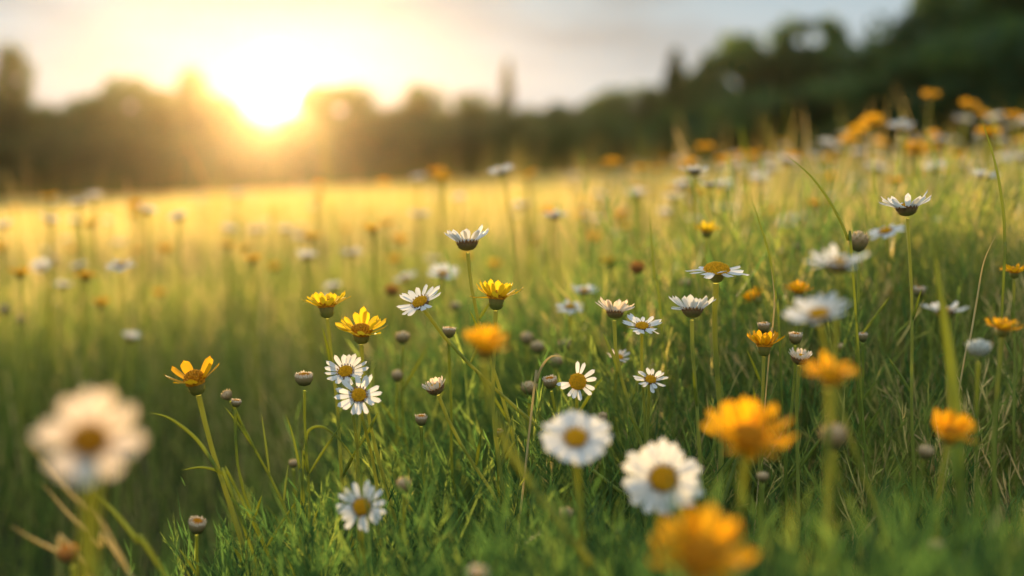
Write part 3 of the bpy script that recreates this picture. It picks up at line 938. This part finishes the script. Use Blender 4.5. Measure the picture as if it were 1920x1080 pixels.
# --- blurred flowers farther back: (kind, x, y, w, d, tilt, roll, cup, label)
for a in [
    ('daisy', 940, 322, 56, 1.7, 10, -14, 18, 'blurred white daisy rising to the treeline in the middle of the horizon'),
    ('daisy', 1302, 321, 60, 1.45, -3, 0, 20, 'higher of two white daisies standing against the dark wood'),
    ('daisy', 1333, 347, 47, 1.6, -3, 0, 26, 'lower of two white daisies standing against the dark wood'),
    ('daisy', 1041, 405, 53, 1.7, 5, 0, 16, 'blurred white daisy alone over the golden field right of the tall daisy'),
    ('daisy', 1198, 360, 42, 2.4, 5, 0, 20, 'blurred pale daisy left of the two daisies against the wood'),
    ('daisy', 830, 514, 63, 1.55, 22, 4, 12, 'blurred daisy with orange centre just above the left-leaning daisy'),
    ('daisy', 760, 523, 50, 1.9, 8, -18, 16, 'blurred tilted daisy left of another blurred daisy above the left-leaning daisy'),
    ('daisy', 660, 475, 46, 2.2, 5, 0, 20, 'blurred pale daisy above the leftmost bright yellow flower'),
    ('daisy', 813, 487, 36, 2.5, 5, 0, 20, 'small blurred daisy directly above the blurred daisy with orange centre'),
    ('daisy', 786, 403, 42, 2.5, 5, 0, 20, 'blurred pale daisy left of the tall daisy\'s head'),
    ('daisy', 980, 385, 44, 2.7, 5, -10, 20, 'blurred pale daisy between the tall daisy and the lone far daisy'),
    ('daisy', 1095, 546, 55, 1.42, 10, 2, 12, 'upper of two soft white daisies left of the creamy cup daisy'),
    ('daisy', 1069, 576, 56, 1.36, 16, -3, 10, 'lower of two soft white daisies left of the creamy cup daisy'),
    ('daisy', 226, 498, 56, 1.7, 12, 2, 8, 'blurred white daisy with orange dome on the left side of the meadow'),
    ('daisy', 78, 502, 38, 2.1, 40, 0, 30, 'blurred white daisy between two orange flowers on the left'),
    ('daisy', 1478, 416, 46, 1.9, 26, -20, 12, 'blurred daisy tilted left, left of a smaller pale daisy'),
    ('daisy', 1518, 406, 34, 2.3, 5, 0, 20, 'small pale daisy right of the daisy tilted left'),
    ('daisy', 1661, 434, 72, 1.3, 14, -18, 6, 'daisy tilted left with orange dome beside the tall straight stem'),
    ('daisy', 1845, 330, 60, 1.55, 8, 6, 12, 'blurred daisy with orange dome left of the tall arched blade at right'),
    ('daisy', 1741, 410, 54, 1.65, 6, 2, 8, 'blurred daisy right behind the side-on daisy on the tallest stem'),
    ('daisy', 1370, 391, 34, 2.7, 5, 0, 20, 'small pale daisy above the small yellow flower'),
    ('daisy', 1601, 335, 32, 2.9, 5, 0, 20, 'pale round daisy blur above the side-on tallest-stem daisy, left'),
    ('daisy', 1748, 310, 32, 2.9, 5, 0, 20, 'pale round daisy blur above the side-on tallest-stem daisy, right'),
    ('daisy', 1764, 262, 36, 2.5, 10, 0, 20, 'pink-white daisy blur against the dark wood under the tallest orange flower'),
    ('daisy', 1912, 268, 30, 2.5, 10, 0, 20, 'white daisy blur cut by the right border against the wood'),
    ('daisy', 1260, 462, 40, 2.7, 5, 0, 20, 'faint white blur left of the domed daisy'),
    ('daisy', 1160, 440, 34, 2.9, 5, 0, 20, 'faint white blur above the yellow flower in mid meadow'),
    ('daisy', 100, 379, 30, 3.6, 5, 0, 20, 'faint white blur at the far left edge of the field'),
    ('daisy', 92, 470, 28, 2.8, 5, 0, 20, 'faint white blur above the white daisy between two orange flowers'),
    ('daisy', 222, 456, 30, 3.0, 5, 0, 20, 'faint white blur above the left daisy with orange dome'),
    ('daisy', 482, 432, 40, 3.2, 5, 0, 20, 'faint white blur left in the sunlit band under the sun'),
    ('daisy', 566, 445, 40, 3.2, 5, 0, 20, 'faint white blur right in the sunlit band under the sun'),
    ('daisy', 1440, 300, 30, 3.2, 5, 0, 20, 'faint white blur at the foot of the wood'),
    ('daisy', 1530, 292, 30, 3.0, 5, 0, 20, 'faint white blur beside tall straw stalks at the wood'),
    ('orange', 38, 514, 46, 1.85, 2, 0, 30, 'blurred orange flower nearest the left border'),
    ('orange', 160, 519, 50, 1.75, 4, 0, 24, 'blurred orange flower left of the daisy with orange dome on the left'),
    ('orange', 190, 570, 36, 2.0, 10, 0, 36, 'blurred orange flower below two others on the left side'),
    ('orange', 256, 404, 32, 2.9, 10, 0, 30, 'orange blur under the brown treeline on the left'),
    ('orange', 311, 469, 36, 2.7, 10, 0, 30, 'orange blur right of the left daisy with orange dome'),
    ('orange', 514, 502, 32, 2.7, 10, 0, 30, 'orange blur left of the leftmost yellow flower'),
    ('orange', 298, 551, 30, 2.5, 10, 0, 30, 'faint orange blur in the green left meadow'),
    ('orange', 2, 467, 36, 2.6, 10, 0, 30, 'orange blur cut by the left border'),
    ('yellow', 1144, 491, 54, 1.65, 4, -8, 24, 'blurred yellow flower left of the reddish brown bud'),
    ('orange', 1664, 484, 48, 1.65, 20, -40, 30, 'left of two blurred orange flowers behind the tall straight stem'),
    ('orange', 1698, 478, 38, 1.7, 10, 20, 30, 'right of two blurred orange flowers behind the tall straight stem'),
    ('orange', 1115, 448, 36, 2.5, 10, 0, 30, 'orange blur above the blurred yellow flower'),
    ('orange', 1163, 405, 34, 2.7, 10, 0, 30, 'orange blur right of the lone white far daisy'),
    ('orange', 928, 498, 36, 2.3, 10, 0, 30, 'orange blur right of the tall daisy\'s stem'),
    ('orange', 752, 452, 38, 2.5, 10, 0, 30, 'orange blur left below the tall daisy\'s head'),
    ('orange', 741, 488, 32, 2.7, 10, 0, 30, 'faint orange blur left of two blurred daisies'),
    ('orange', 873, 484, 34, 2.4, 10, 0, 30, 'orange blur touching the tall daisy\'s stem'),
    ('orange', 1676, 342, 40, 1.9, -4, 0, 36, 'orange flower above the side-on daisy on the tallest stem'),
    ('orange', 1635, 228, 46, 2.2, 30, -14, 20, 'bright orange flower tilted against the dark wood'),
    ('orange', 1745, 179, 38, 2.5, 20, 0, 24, 'highest orange flower against the dark wood'),
    ('orange', 1817, 198, 40, 2.5, 20, 6, 24, 'orange flower right of the highest one against the wood'),
    ('orange', 1904, 219, 42, 2.3, 14, 0, 24, 'orange flower at the right border against the wood'),
    ('orange', 1322, 277, 38, 2.7, 20, 0, 26, 'round orange flower above the two white daisies at the wood'),
    ('orange', 1592, 264, 42, 2.4, 20, -10, 26, 'orange flower left below the bright tilted one'),
    ('orange', 1146, 306, 40, 2.8, 20, 0, 26, 'orange flower at the foot of the trees right of the middle'),
    ('orange', 1400, 294, 40, 2.8, 20, 0, 26, 'orange flower right of the round orange one at the wood'),
    ('orange', 1488, 297, 36, 2.9, 20, 0, 26, 'orange flower beside the tall straw stalks at the wood'),
    ('orange', 820, 325, 36, 3.3, 20, 0, 26, 'orange blur at the foot of the brown treeline'),
    ('orange', 1357, 302, 34, 3.0, 20, 0, 26, 'orange blur between two round orange flowers at the wood'),
    ('orange', 1556, 300, 34, 3.0, 20, 0, 26, 'orange blur left of the lower orange flower at the wood'),
    ('orange', 1720, 280, 34, 2.9, 20, 0, 26, 'orange blur left of the pink-white daisy blur'),
    ('orange', 1797, 292, 34, 2.9, 20, 0, 26, 'orange blur right of the pink-white daisy blur'),
    ('orange', 1668, 556, 34, 1.55, -20, 30, 40, 'drooping orange flower low behind the tall straight stem'),
    ('orange', 1835, 372, 30, 2.3, 10, 0, 26, 'orange blur below the right daisy with orange dome'),
    ('orange', 1290, 488, 30, 2.4, 10, 0, 26, 'orange blur just left of the domed daisy'),
    ('orange', 1895, 400, 28, 2.3, 10, 0, 26, 'orange blur by the arched blade at the right border'),
    ('orange', 1000, 452, 28, 3.0, 10, 0, 26, 'faint orange blur right of the tall daisy'),
]:
    k, x, y, w, d, ti, ro, cu, lb = a
    F(k, x, y, w, d, ti, ro, cu, rnd.uniform(-0.06, 0.14), lb, hero=False)

# --- tiny far flowers: one mesh each, copied


def whole_flower(kind):
    b = MB()
    h = 0.40
    b.tube([(0.004, 0, 0), (0, 0.006, h * .5), (0, 0, h)], [0.0022, 0.002, 0.002], 5, 0)
    s = len(b.v)
    if kind == 'bud':
        b.lathe([(0.05, -0.55), (0.42, -0.3), (0.5, 0.0), (0.3, 0.3), (0.01, 0.34)], 9, 1)
        b.xform(s, Matrix.Translation((0, 0, h)) @ Matrix.Scale(0.02, 4))
        return b.build('flower_bud', [M['stem'], M['bud']])
    b.lathe([(0.04, -0.2), (0.14, -0.15), (0.17, 0.0)], 8, 3)
    b.lathe([(0.15, 0.0), (0.12, 0.06), (0.01, 0.1)], 8, 2)
    for i in range(15):
        s2 = len(b.v)
        b.grid(petal_rows(0.37, 0.14, 0.05, 0, 3, 5), 1)
        b.xform(s2, Matrix.Rotation(2 * math.pi * i / 15, 4, 'Z') @ Matrix.Translation((0, 0.12, 0)) @ Matrix.Rotation(R(rnd.uniform(8, 36)), 4, 'X'))
    b.xform(s, Matrix.Translation((0, 0, h)) @ Matrix.Rotation(R(rnd.uniform(5, 25)), 4, 'X') @ Matrix.Scale(0.036, 4))
    return b.build(kind, [M['stem'], M['white' if kind == 'white_daisy' else 'orange'], M['disc'], M['calyx_brown' if kind == 'white_daisy' else 'calyx_green']])


FAR = [('white_daisy', 'daisy', 'tiny white daisy dot far out in the golden meadow', 'far white daisies in the golden meadow', 215),
       ('orange_flower', 'orange flower', 'tiny orange flower dot far out in the golden meadow', 'far orange flowers in the golden meadow', 215),
       ('flower_bud', 'flower bud', 'tiny brown bud dot among the mid-distance meadow grass', 'far brown buds in the meadow', 36)]
for nm, cat, lb, grp, cnt in FAR:
    protos = [put(nm, whole_flower(nm if nm != 'flower_bud' else 'bud')) for _ in range(3)]
    for i in range(cnt):
        o = protos[i] if i < 3 else protos[i % 3].copy()
        if i >= 3:
            COL.objects.link(o)
        d = rnd.uniform(1.9 ** 0.4, 12 ** 0.4) ** 2.5
        u = rnd.uniform(-0.38, 0.38)
        if rnd.random() < 0.45:
            u = rnd.uniform(0.05, 0.38)
        xx, yy = u * d, d
        o.location = (xx, yy, float(gz(xx, yy)) - 0.01)
        o.rotation_euler = (0, 0, rnd.uniform(0, 6.28))
        hs = rnd.uniform(0.80, 1.10) * (1.0 + 0.15 * max(0, u / 0.38))
        o.scale = (hs, hs, hs) if nm != 'flower_bud' else (hs * .9, hs * .9, hs * .8)
        tag(o, lb, cat, grp)

# ------------------------------------------------------------------ single blades and stalks that stand out


def blade(name, cat, label, px, d, wpx, mat, ground=True, d2=None, flat=0.35):
    """a ribbon through photo points from the tip down to the root"""
    n = len(px)
    ds = [d + ((d2 or d) - d) * i / (n - 1) for i in range(n)]
    P = [at(x, y, q) for (x, y), q in zip(px, ds)][::-1]
    if ground:
        a, b_ = P[0], P[1]
        t = (a - b_)
        lean = t.x / max(-t.z, 0.01)
        g = root_point(a, max(-1, min(1, lean)) * 0.6)
        P = [g] + P
    Q = []
    m = len(P)
    for i in range(m - 1):           # smooth curve through the points
        p0, p1, p2, p3 = P[max(i - 1, 0)], P[i], P[i + 1], P[min(i + 2, m - 1)]
        for k in range(5):
            t = k / 5
            Q.append(0.5 * ((2 * p1) + (p2 - p0) * t + (2 * p0 - 5 * p1 + 4 * p2 - p3) * t * t + (3 * p1 - p0 - 3 * p2 + p3) * t ** 3))
    Q.append(P[-1])
    w = wpx * d / FPX / 2 * (0.55 if mat is M['straw'] else 0.68)
    k = len(Q)
    rad = [w * (0.75 + 0.25 * min(1, i / k * 3)) * (1 if i / k < 0.55 else max(0.06, 1 - ((i / (k - 1) - 0.55) / 0.45) ** 1.7)) for i in range(k)]
    o = bpy.data.objects.new(name, None)
    b = MB()
    b.tube([q - Q[0] for q in Q], rad, 6, 0, flat)
    o = put(name, b.build(name, mat))
    o.location = Q[0]
    tag(o, label, cat, 'single grass blades standing out of the meadow')


G_ = 'grass blade'
blade('grass_blade', G_, 'thin green blade arching left above the upper blurred daisy', [(1474, 291), (1520, 330), (1560, 385), (1590, 450), (1600, 520)], 1.0, 8, M['blade'])
blade('grass_blade', G_, 'tall green blade curving at the right border with pointed tip', [(1840, 224), (1862, 290), (1878, 370), (1884, 450), (1880, 560)], 1.02, 9, M['blade'])
blade('grass_blade', G_, 'thin green blade left of the arching one, dropping past the domed daisy', [(1405, 362), (1425, 420), (1443, 480), (1455, 560), (1462, 640)], 1.05, 7, M['blade'])
blade('grass_blade', G_, 'straight upright green stalk left of the domed daisy', [(1218, 390), (1222, 460), (1228, 520), (1240, 600)], 1.15, 7, M['blade'])
blade('dry_grass_blade', G_, 'dry straw-coloured stalk bending left near the right border', [(1868, 440), (1845, 490), (1832, 560), (1818, 640), (1800, 720)], 1.0, 7, M['straw'])
blade('dry_grass_blade', G_, 'dry pale stalk standing beside the drooping orange flower', [(1446, 500), (1452, 560), (1448, 620), (1440, 690)], 1.0, 6, M['straw'])
blade('dry_grass_blade', G_, 'pale blade arched over the round brown bud in the middle', [(1056, 669), (1035, 668), (1018, 684), (1006, 715), (998, 760)], 1.0, 9, M['straw'])
blade('grass_blade', G_, 'wide blurred green blade in front of a daisy on the right', [(1752, 470), (1765, 560), (1780, 660), (1795, 780), (1800, 900)], 0.755, 30, M['blade'])
blade('grass_blade', G_, 'long blade arching left over the dark hollow', [(282, 774), (320, 785), (370, 825), (410, 885), (440, 940)], 0.96, 11, M['blade'])
blade('grass_blade', G_, 'faint lower blade arching left into the dark hollow', [(340, 882), (380, 876), (420, 890), (450, 930)], 1.0, 9, M['blade'])
blade('grass_blade', G_, 'pale blade arching right from the open bud\'s stem', [(690, 905), (650, 840), (610, 802), (580, 806), (572, 840), (566, 920)], 1.0, 8, M['blade'])
blade('grass_blade', G_, 'upper green blade beside the open bud\'s stem', [(536, 776), (550, 820), (562, 880), (570, 940)], 1.0, 8, M['blade'])
blade('grass_blade', G_, 'dark green blade crossing the bottom left corner', [(165, 912), (210, 955), (260, 1015), (310, 1078)], 0.78, 16, M['blade'], d2=0.76)
blade('dry_grass_blade', G_, 'golden dry blade in the bottom left corner, upper of two', [(52, 830), (100, 890), (160, 955), (222, 1035)], 0.70, 12, M['straw'])
blade('dry_grass_blade', G_, 'golden dry blade in the bottom left corner, lower of two', [(78, 905), (130, 965), (190, 1025), (240, 1070)], 0.74, 13, M['straw'])
blade('dry_grass_blade', G_, 'brownish dry blade lying low at the left border', [(18, 985), (70, 1015), (110, 1035), (170, 1078)], 0.72, 14, M['straw'])
blade('grass_blade', G_, 'silvery blade curving under the blurred white plate-like daisy', [(1172, 918), (1156, 945), (1150, 1000), (1148, 1070)], 0.82, 8, M['blade'])
blade('dry_grass_blade', G_, 'taller blurred straw stalk against the dark wood', [(1508, 205), (1512, 250), (1512, 320)], 2.4, 9, M['straw'])
blade('grass_blade', G_, 'blurred slanting stalk at the foot of the wood', [(1262, 235), (1278, 275), (1290, 330)], 2.4, 14, M['straw'])
blade('grass_blade', G_, 'blurred green stalk at the foot of the wood right of the slanting one', [(1388, 235), (1396, 280), (1402, 340)], 2.4, 12, M['blade'])
blade('grass_blade', G_, 'blurred green stalk left of the highest orange flower', [(1690, 205), (1694, 250), (1690, 330)], 2.4, 11, M['blade'])
blade('grass_blade', G_, 'blurred yellowish stalk left of the sun, over the treeline foot', [(236, 330), (240, 370), (244, 420)], 2.6, 6, M['straw'])

# ------------------------------------------------------------------ trees


def crown_mesh(w, h, seed, kind='round', leaf=0.55, n=7000, holes=()):
    """leaf clumps through an uneven crown; base at z=0"""
    r = np.random.default_rng(seed)
    if kind == 'slim':
        nb = 16
        zc = np.linspace(0.12, 0.93, nb)
        rr = (1 - zc) ** 0.7 * 0.5 + 0.06
        C = np.stack([r.normal(0, 0.05, nb) * w, r.normal(0, 0.05, nb) * w, zc * h], -1)
        rad = np.stack([rr * w * 0.9, rr * w * 0.9, np.full(nb, 0.10 * h)], -1)
    else:
        nb = 26
        zc = r.uniform(0.10, 0.86, nb)
        env = np.sqrt(np.clip(1 - ((zc - 0.42) / 0.56) ** 2, 0.05, 1))
        a = r.uniform(0, 2 * np.pi, nb)
        q = np.sqrt(r.uniform(0, 1, nb)) * env * 0.36
        C = np.stack([np.cos(a) * q * w, np.sin(a) * q * w, zc * h], -1)
        s = r.uniform(0.11, 0.21, nb)
        rad = np.stack([s * w, s * w, s * 0.85 * min(w, h)], -1)
        C[0] = (0, 0, h * 0.86)
        rad[0] = (0.17 * w, 0.17 * w, 0.14 * h)
    b = r.integers(0, nb, n)
    u = unit(r.normal(0, 1, (n, 3)))
    sh = r.uniform(0.45, 1.05, n)[:, None] ** 0.6
    P = C[b] + rad[b] * u * sh
    P[:, 2] = np.maximum(P[:, 2], 0.02 * h)
    nrm = unit(u + r.normal(0, 0.7, (n, 3)))
    x = unit(np.cross(nrm, r.normal(0, 1, (n, 3))))
    y = np.cross(nrm, x)
    L = (leaf * r.uniform(0.6, 1.4, n))[:, None]
    V = np.stack([P - x * L * .5, P + y * L * .33 + nrm * L * .08, P + x * L * .5, P - y * L * .33 - nrm * L * .05], 1)
    Q = np.arange(n * 4).reshape(-1, 4)
    tint = np.clip(r.uniform(0.2, 0.8, nb)[b] + r.normal(0, 0.15, n), 0, 1)
    return mesh_np('crown', V, Q, M['crown'], np.repeat(tint, 4), None, False), C


def trunk_mesh(w, h, C, seed):
    r = random.Random(seed)
    b = MB()
    tr = 0.028 * h + 0.05
    b.tube([(0, 0, -0.3), (0.05, 0, h * .25), (-0.04, 0.05, h * .5), (0, 0, h * .78)], [tr * 1.3, tr, tr * .7, tr * .2], 8)
    for k in r.sample(range(len(C)), 7):
        c = Vector(C[k])
        z0 = max(h * .12, min(h * .6, c.z * .6))
        b.tube([(0, 0, z0), (c.x * .5, c.y * .5, z0 + (c.z - z0) * .6), tuple(c)], [tr * .45, tr * .3, tr * .08], 6)
    return b.build('trunk', M['bark'])


VAR = {}
for kind, cnt in (('round', 6), ('slim', 2)):
    for i in range(cnt):
        cm, C = crown_mesh(10.0 if kind == 'round' else 4.0, 10.0, 100 + i + (50 if kind == 'slim' else 0), kind)
        VAR[(kind, i)] = (cm, trunk_mesh(10.0, 10.0, C, 7 + i))

tcount = 0


def crown_with_gap(base, root, s, px, py, rad):
    """the same crown with the leaves missing in one place, so the sky shows through"""
    me0 = base
    n = len(me0.vertices)
    co = np.empty(n * 3, np.float32)
    me0.vertices.foreach_get('co', co)
    co = co.reshape(-1, 4, 3)
    t = np.empty(n, np.float32)
    me0.attributes['tint'].data.foreach_get('value', t)
    W = np.array(Matrix.Translation(root.location) @ root.rotation_euler.to_matrix().to_4x4() @ s)
    c = co.mean(1) @ W[:3, :3].T + W[:3, 3]
    o = np.array((0, 0, CAM_Z))
    keep = np.ones(len(co), bool)
    for x, y, r in zip(px, py, rad):
        d = np.array((at(x, y, 1.0) - Vector((0, 0, CAM_Z))).normalized())
        v = c - o
        along = v @ d
        off = np.linalg.norm(v - along[:, None] * d, axis=1)
        keep &= off > r / FPX * along
    co, t = co[keep], t.reshape(-1, 4)[keep]
    return mesh_np('crown', co, np.arange(co.shape[0] * 4).reshape(-1, 4), M['crown'], t.ravel(), None, False)


GAPS = {22: ((34,), (148,), (9,)), 255: ((246,), (205,), (12,)), 1522: ((1500, 1528), (76, 72), (11, 15)), 625: ((640,), (206,), (10,))}


TL = 'tree in the low sunlit treeline behind the field'


def tree(x, ytop, wpx, D, label, kind='round', group='trees along the far edge of the meadow', name='broadleaf_tree', v=None):
    """a tree whose top shows at pixel (x, ytop), crown wpx wide, D metres off"""
    global tcount
    D = D * (0.78 if D > 118 else 0.70)
    if group.startswith('trees along'):
        ytop -= 14 + (8 if label != TL else 0)
        ytop += 22 if 430 < x < 590 else 0
    T = at(x, ytop, D)
    g = float(gz(T.x, T.y))
    h = T.z - g
    w = wpx * D / FPX * (1.0 if kind == 'slim' else 1.3)
    v = (tcount % (6 if kind == 'round' else 2)) if v is None else v
    tcount += 1
    cm, tm = VAR[(kind, v)]
    root = bpy.data.objects.new(name, None)
    COL.objects.link(root)
    root.location = (T.x, T.y, g)
    root.rotation_euler = (0, 0, rnd.uniform(0, 6.28))
    tag(root, label, 'tree', group)
    s = Matrix.Diagonal((w / (10.0 if kind == 'round' else 4.0), w / (10.0 if kind == 'round' else 4.0), h / 10.0, 1))
    put('trunk', tm, root, s)
    if x in GAPS:
        cm = crown_with_gap(cm, root, s, *GAPS[x])
    put('crown', cm, root, s)


for x, yt, w, D, lb, k in [
    (22, 112, 96, 150, 'tall dark tree at the left border of the treeline', 'round'),
    (-40, 170, 120, 155, TL, 'round'),
    (85, 205, 120, 165, TL, 'round'),
    (140, 196, 90, 170, TL, 'round'),
    (200, 182, 130, 160, TL, 'round'),
    (255, 168, 170, 158, 'wide domed tree left of the sun in the treeline', 'round'),
    (315, 185, 120, 168, TL, 'round'),
    (362, 142, 80, 160, 'narrow tall tree just left of the sun', 'round'),
    (412, 186, 100, 165, TL, 'round'),
    (455, 214, 110, 175, TL, 'round'),
    (512, 236, 120, 178, 'lowest tree directly under the sun', 'round'),
    (565, 212, 110, 175, TL, 'round'),
    (625, 182, 150, 165, 'domed tree just right of the sun', 'round'),
    (690, 205, 120, 170, TL, 'round'),
    (735, 214, 100, 172, TL, 'round'),
    (787, 178, 100, 165, 'rounded peak of a tree midway between sun and slim conifer', 'round'),
    (830, 212, 90, 172, TL, 'round'),
    (870, 196, 120, 165, 'domed tree left of the slim conifer', 'round'),
    (915, 216, 90, 175, TL, 'round'),
    (950, 140, 46, 165, 'slim dark conifer sticking up alone over the treeline', 'slim'),
    (990, 212, 110, 175, TL, 'round'),
    (1050, 206, 130, 165, TL, 'round'),
    (1105, 200, 110, 155, TL, 'round'),
    (1165, 186, 130, 140, 'domed tree where the treeline meets the tall wood', 'round'),
    (1225, 176, 110, 128, TL, 'round'),
]:
    tree(x, yt, w, D, lb, k, name='slim_conifer' if k == 'slim' else 'broadleaf_tree')
WD = 'dark green tree in the dense wood on the right'
for x, yt, w, D, lb, k in [
    (1268, 98, 80, 110, 'pointed tree at the left end of the tall wood', 'slim'),
    (1310, 128, 130, 112, WD, 'round'),
    (1400, 62, 190, 105, 'broad rounded tree at the left of the tall wood', 'round'),
    (1350, 150, 160, 100, WD, 'round'),
    (1470, 80, 150, 108, WD, 'round'),
    (1522, 36, 160, 104, 'domed tree rising between two shoulders of the wood', 'round'),
    (1600, 78, 170, 100, WD, 'round'),
    (1660, 70, 150, 96, WD, 'round'),
    (1715, 16, 180, 92, 'tall tree stepping up towards the top right corner', 'round'),
    (1790, -50, 220, 90, WD, 'round'),
    (1880, -90, 260, 86, 'tallest tree filling the top right corner', 'round'),
    (1980, -110, 260, 84, WD, 'round'),
    (1440, 170, 220, 92, WD, 'round'),
    (1540, 150, 220, 90, WD, 'round'),
    (1640, 140, 240, 86, WD, 'round'),
    (1760, 90, 260, 80, WD, 'round'),
    (1860, 60, 280, 76, WD, 'round'),
    (1960, 40, 280, 74, WD, 'round'),
    (1290, 205, 160, 102, WD, 'round'),
    (1245, 225, 130, 118, WD, 'round'),
    (1380, 215, 180, 95, WD, 'round'),
]:
    tree(x, yt, w, D, lb, k, group='trees of the tall wood on the right', name='pointed_tree' if k == 'slim' else 'broadleaf_tree')
# undergrowth closing the foot of the trees
for i in range(30):
    x = -120 + i * 48 + rnd.uniform(-14, 14)
    base = 345 - 0.03 * x
    tree(x, base - rnd.uniform(70, 105), rnd.uniform(110, 160), 150 - max(0, x - 900) * 0.12, 'low bush filling the foot of the far treeline', group='bushes at the foot of the trees', name='bush')

# ------------------------------------------------------------------ haze: still evening air between the lens and the trees
def haze():
    b = MB()
    x0, x1, y0, y1, z0, z1 = -170, 170, -30, 165, -4.0, 11.5
    b.v = [(x0, y0, z0), (x1, y0, z0), (x1, y1, z0), (x0, y1, z0), (x0, y0, z1), (x1, y0, z1), (x1, y1, z1), (x0, y1, z1)]
    b.f = [(0, 3, 2, 1), (4, 5, 6, 7), (0, 1, 5, 4), (1, 2, 6, 5), (2, 3, 7, 6), (3, 0, 4, 7)]
    b.m = [0] * 6
    m = bpy.data.materials.new('evening_haze')
    m.use_nodes = True
    t = m.node_tree
    t.nodes.clear()
    out = N(t, 'ShaderNodeOutputMaterial')
    p = N(t, 'ShaderNodeVolumePrincipled')
    p.inputs['Color'].default_value = (1.0, 0.80, 0.52, 1)
    p.inputs['Density'].default_value = 0.00012
    p.inputs['Anisotropy'].default_value = 0.91
    t.links.new(p.outputs[0], out.inputs['Volume'])
    me = b.build('haze', m)
    me.polygons.foreach_set('use_smooth', [False] * 6)
    o = put('haze', me)
    tag(o, 'warm evening haze in the air over the meadow', None, None, 'stuff')


haze()
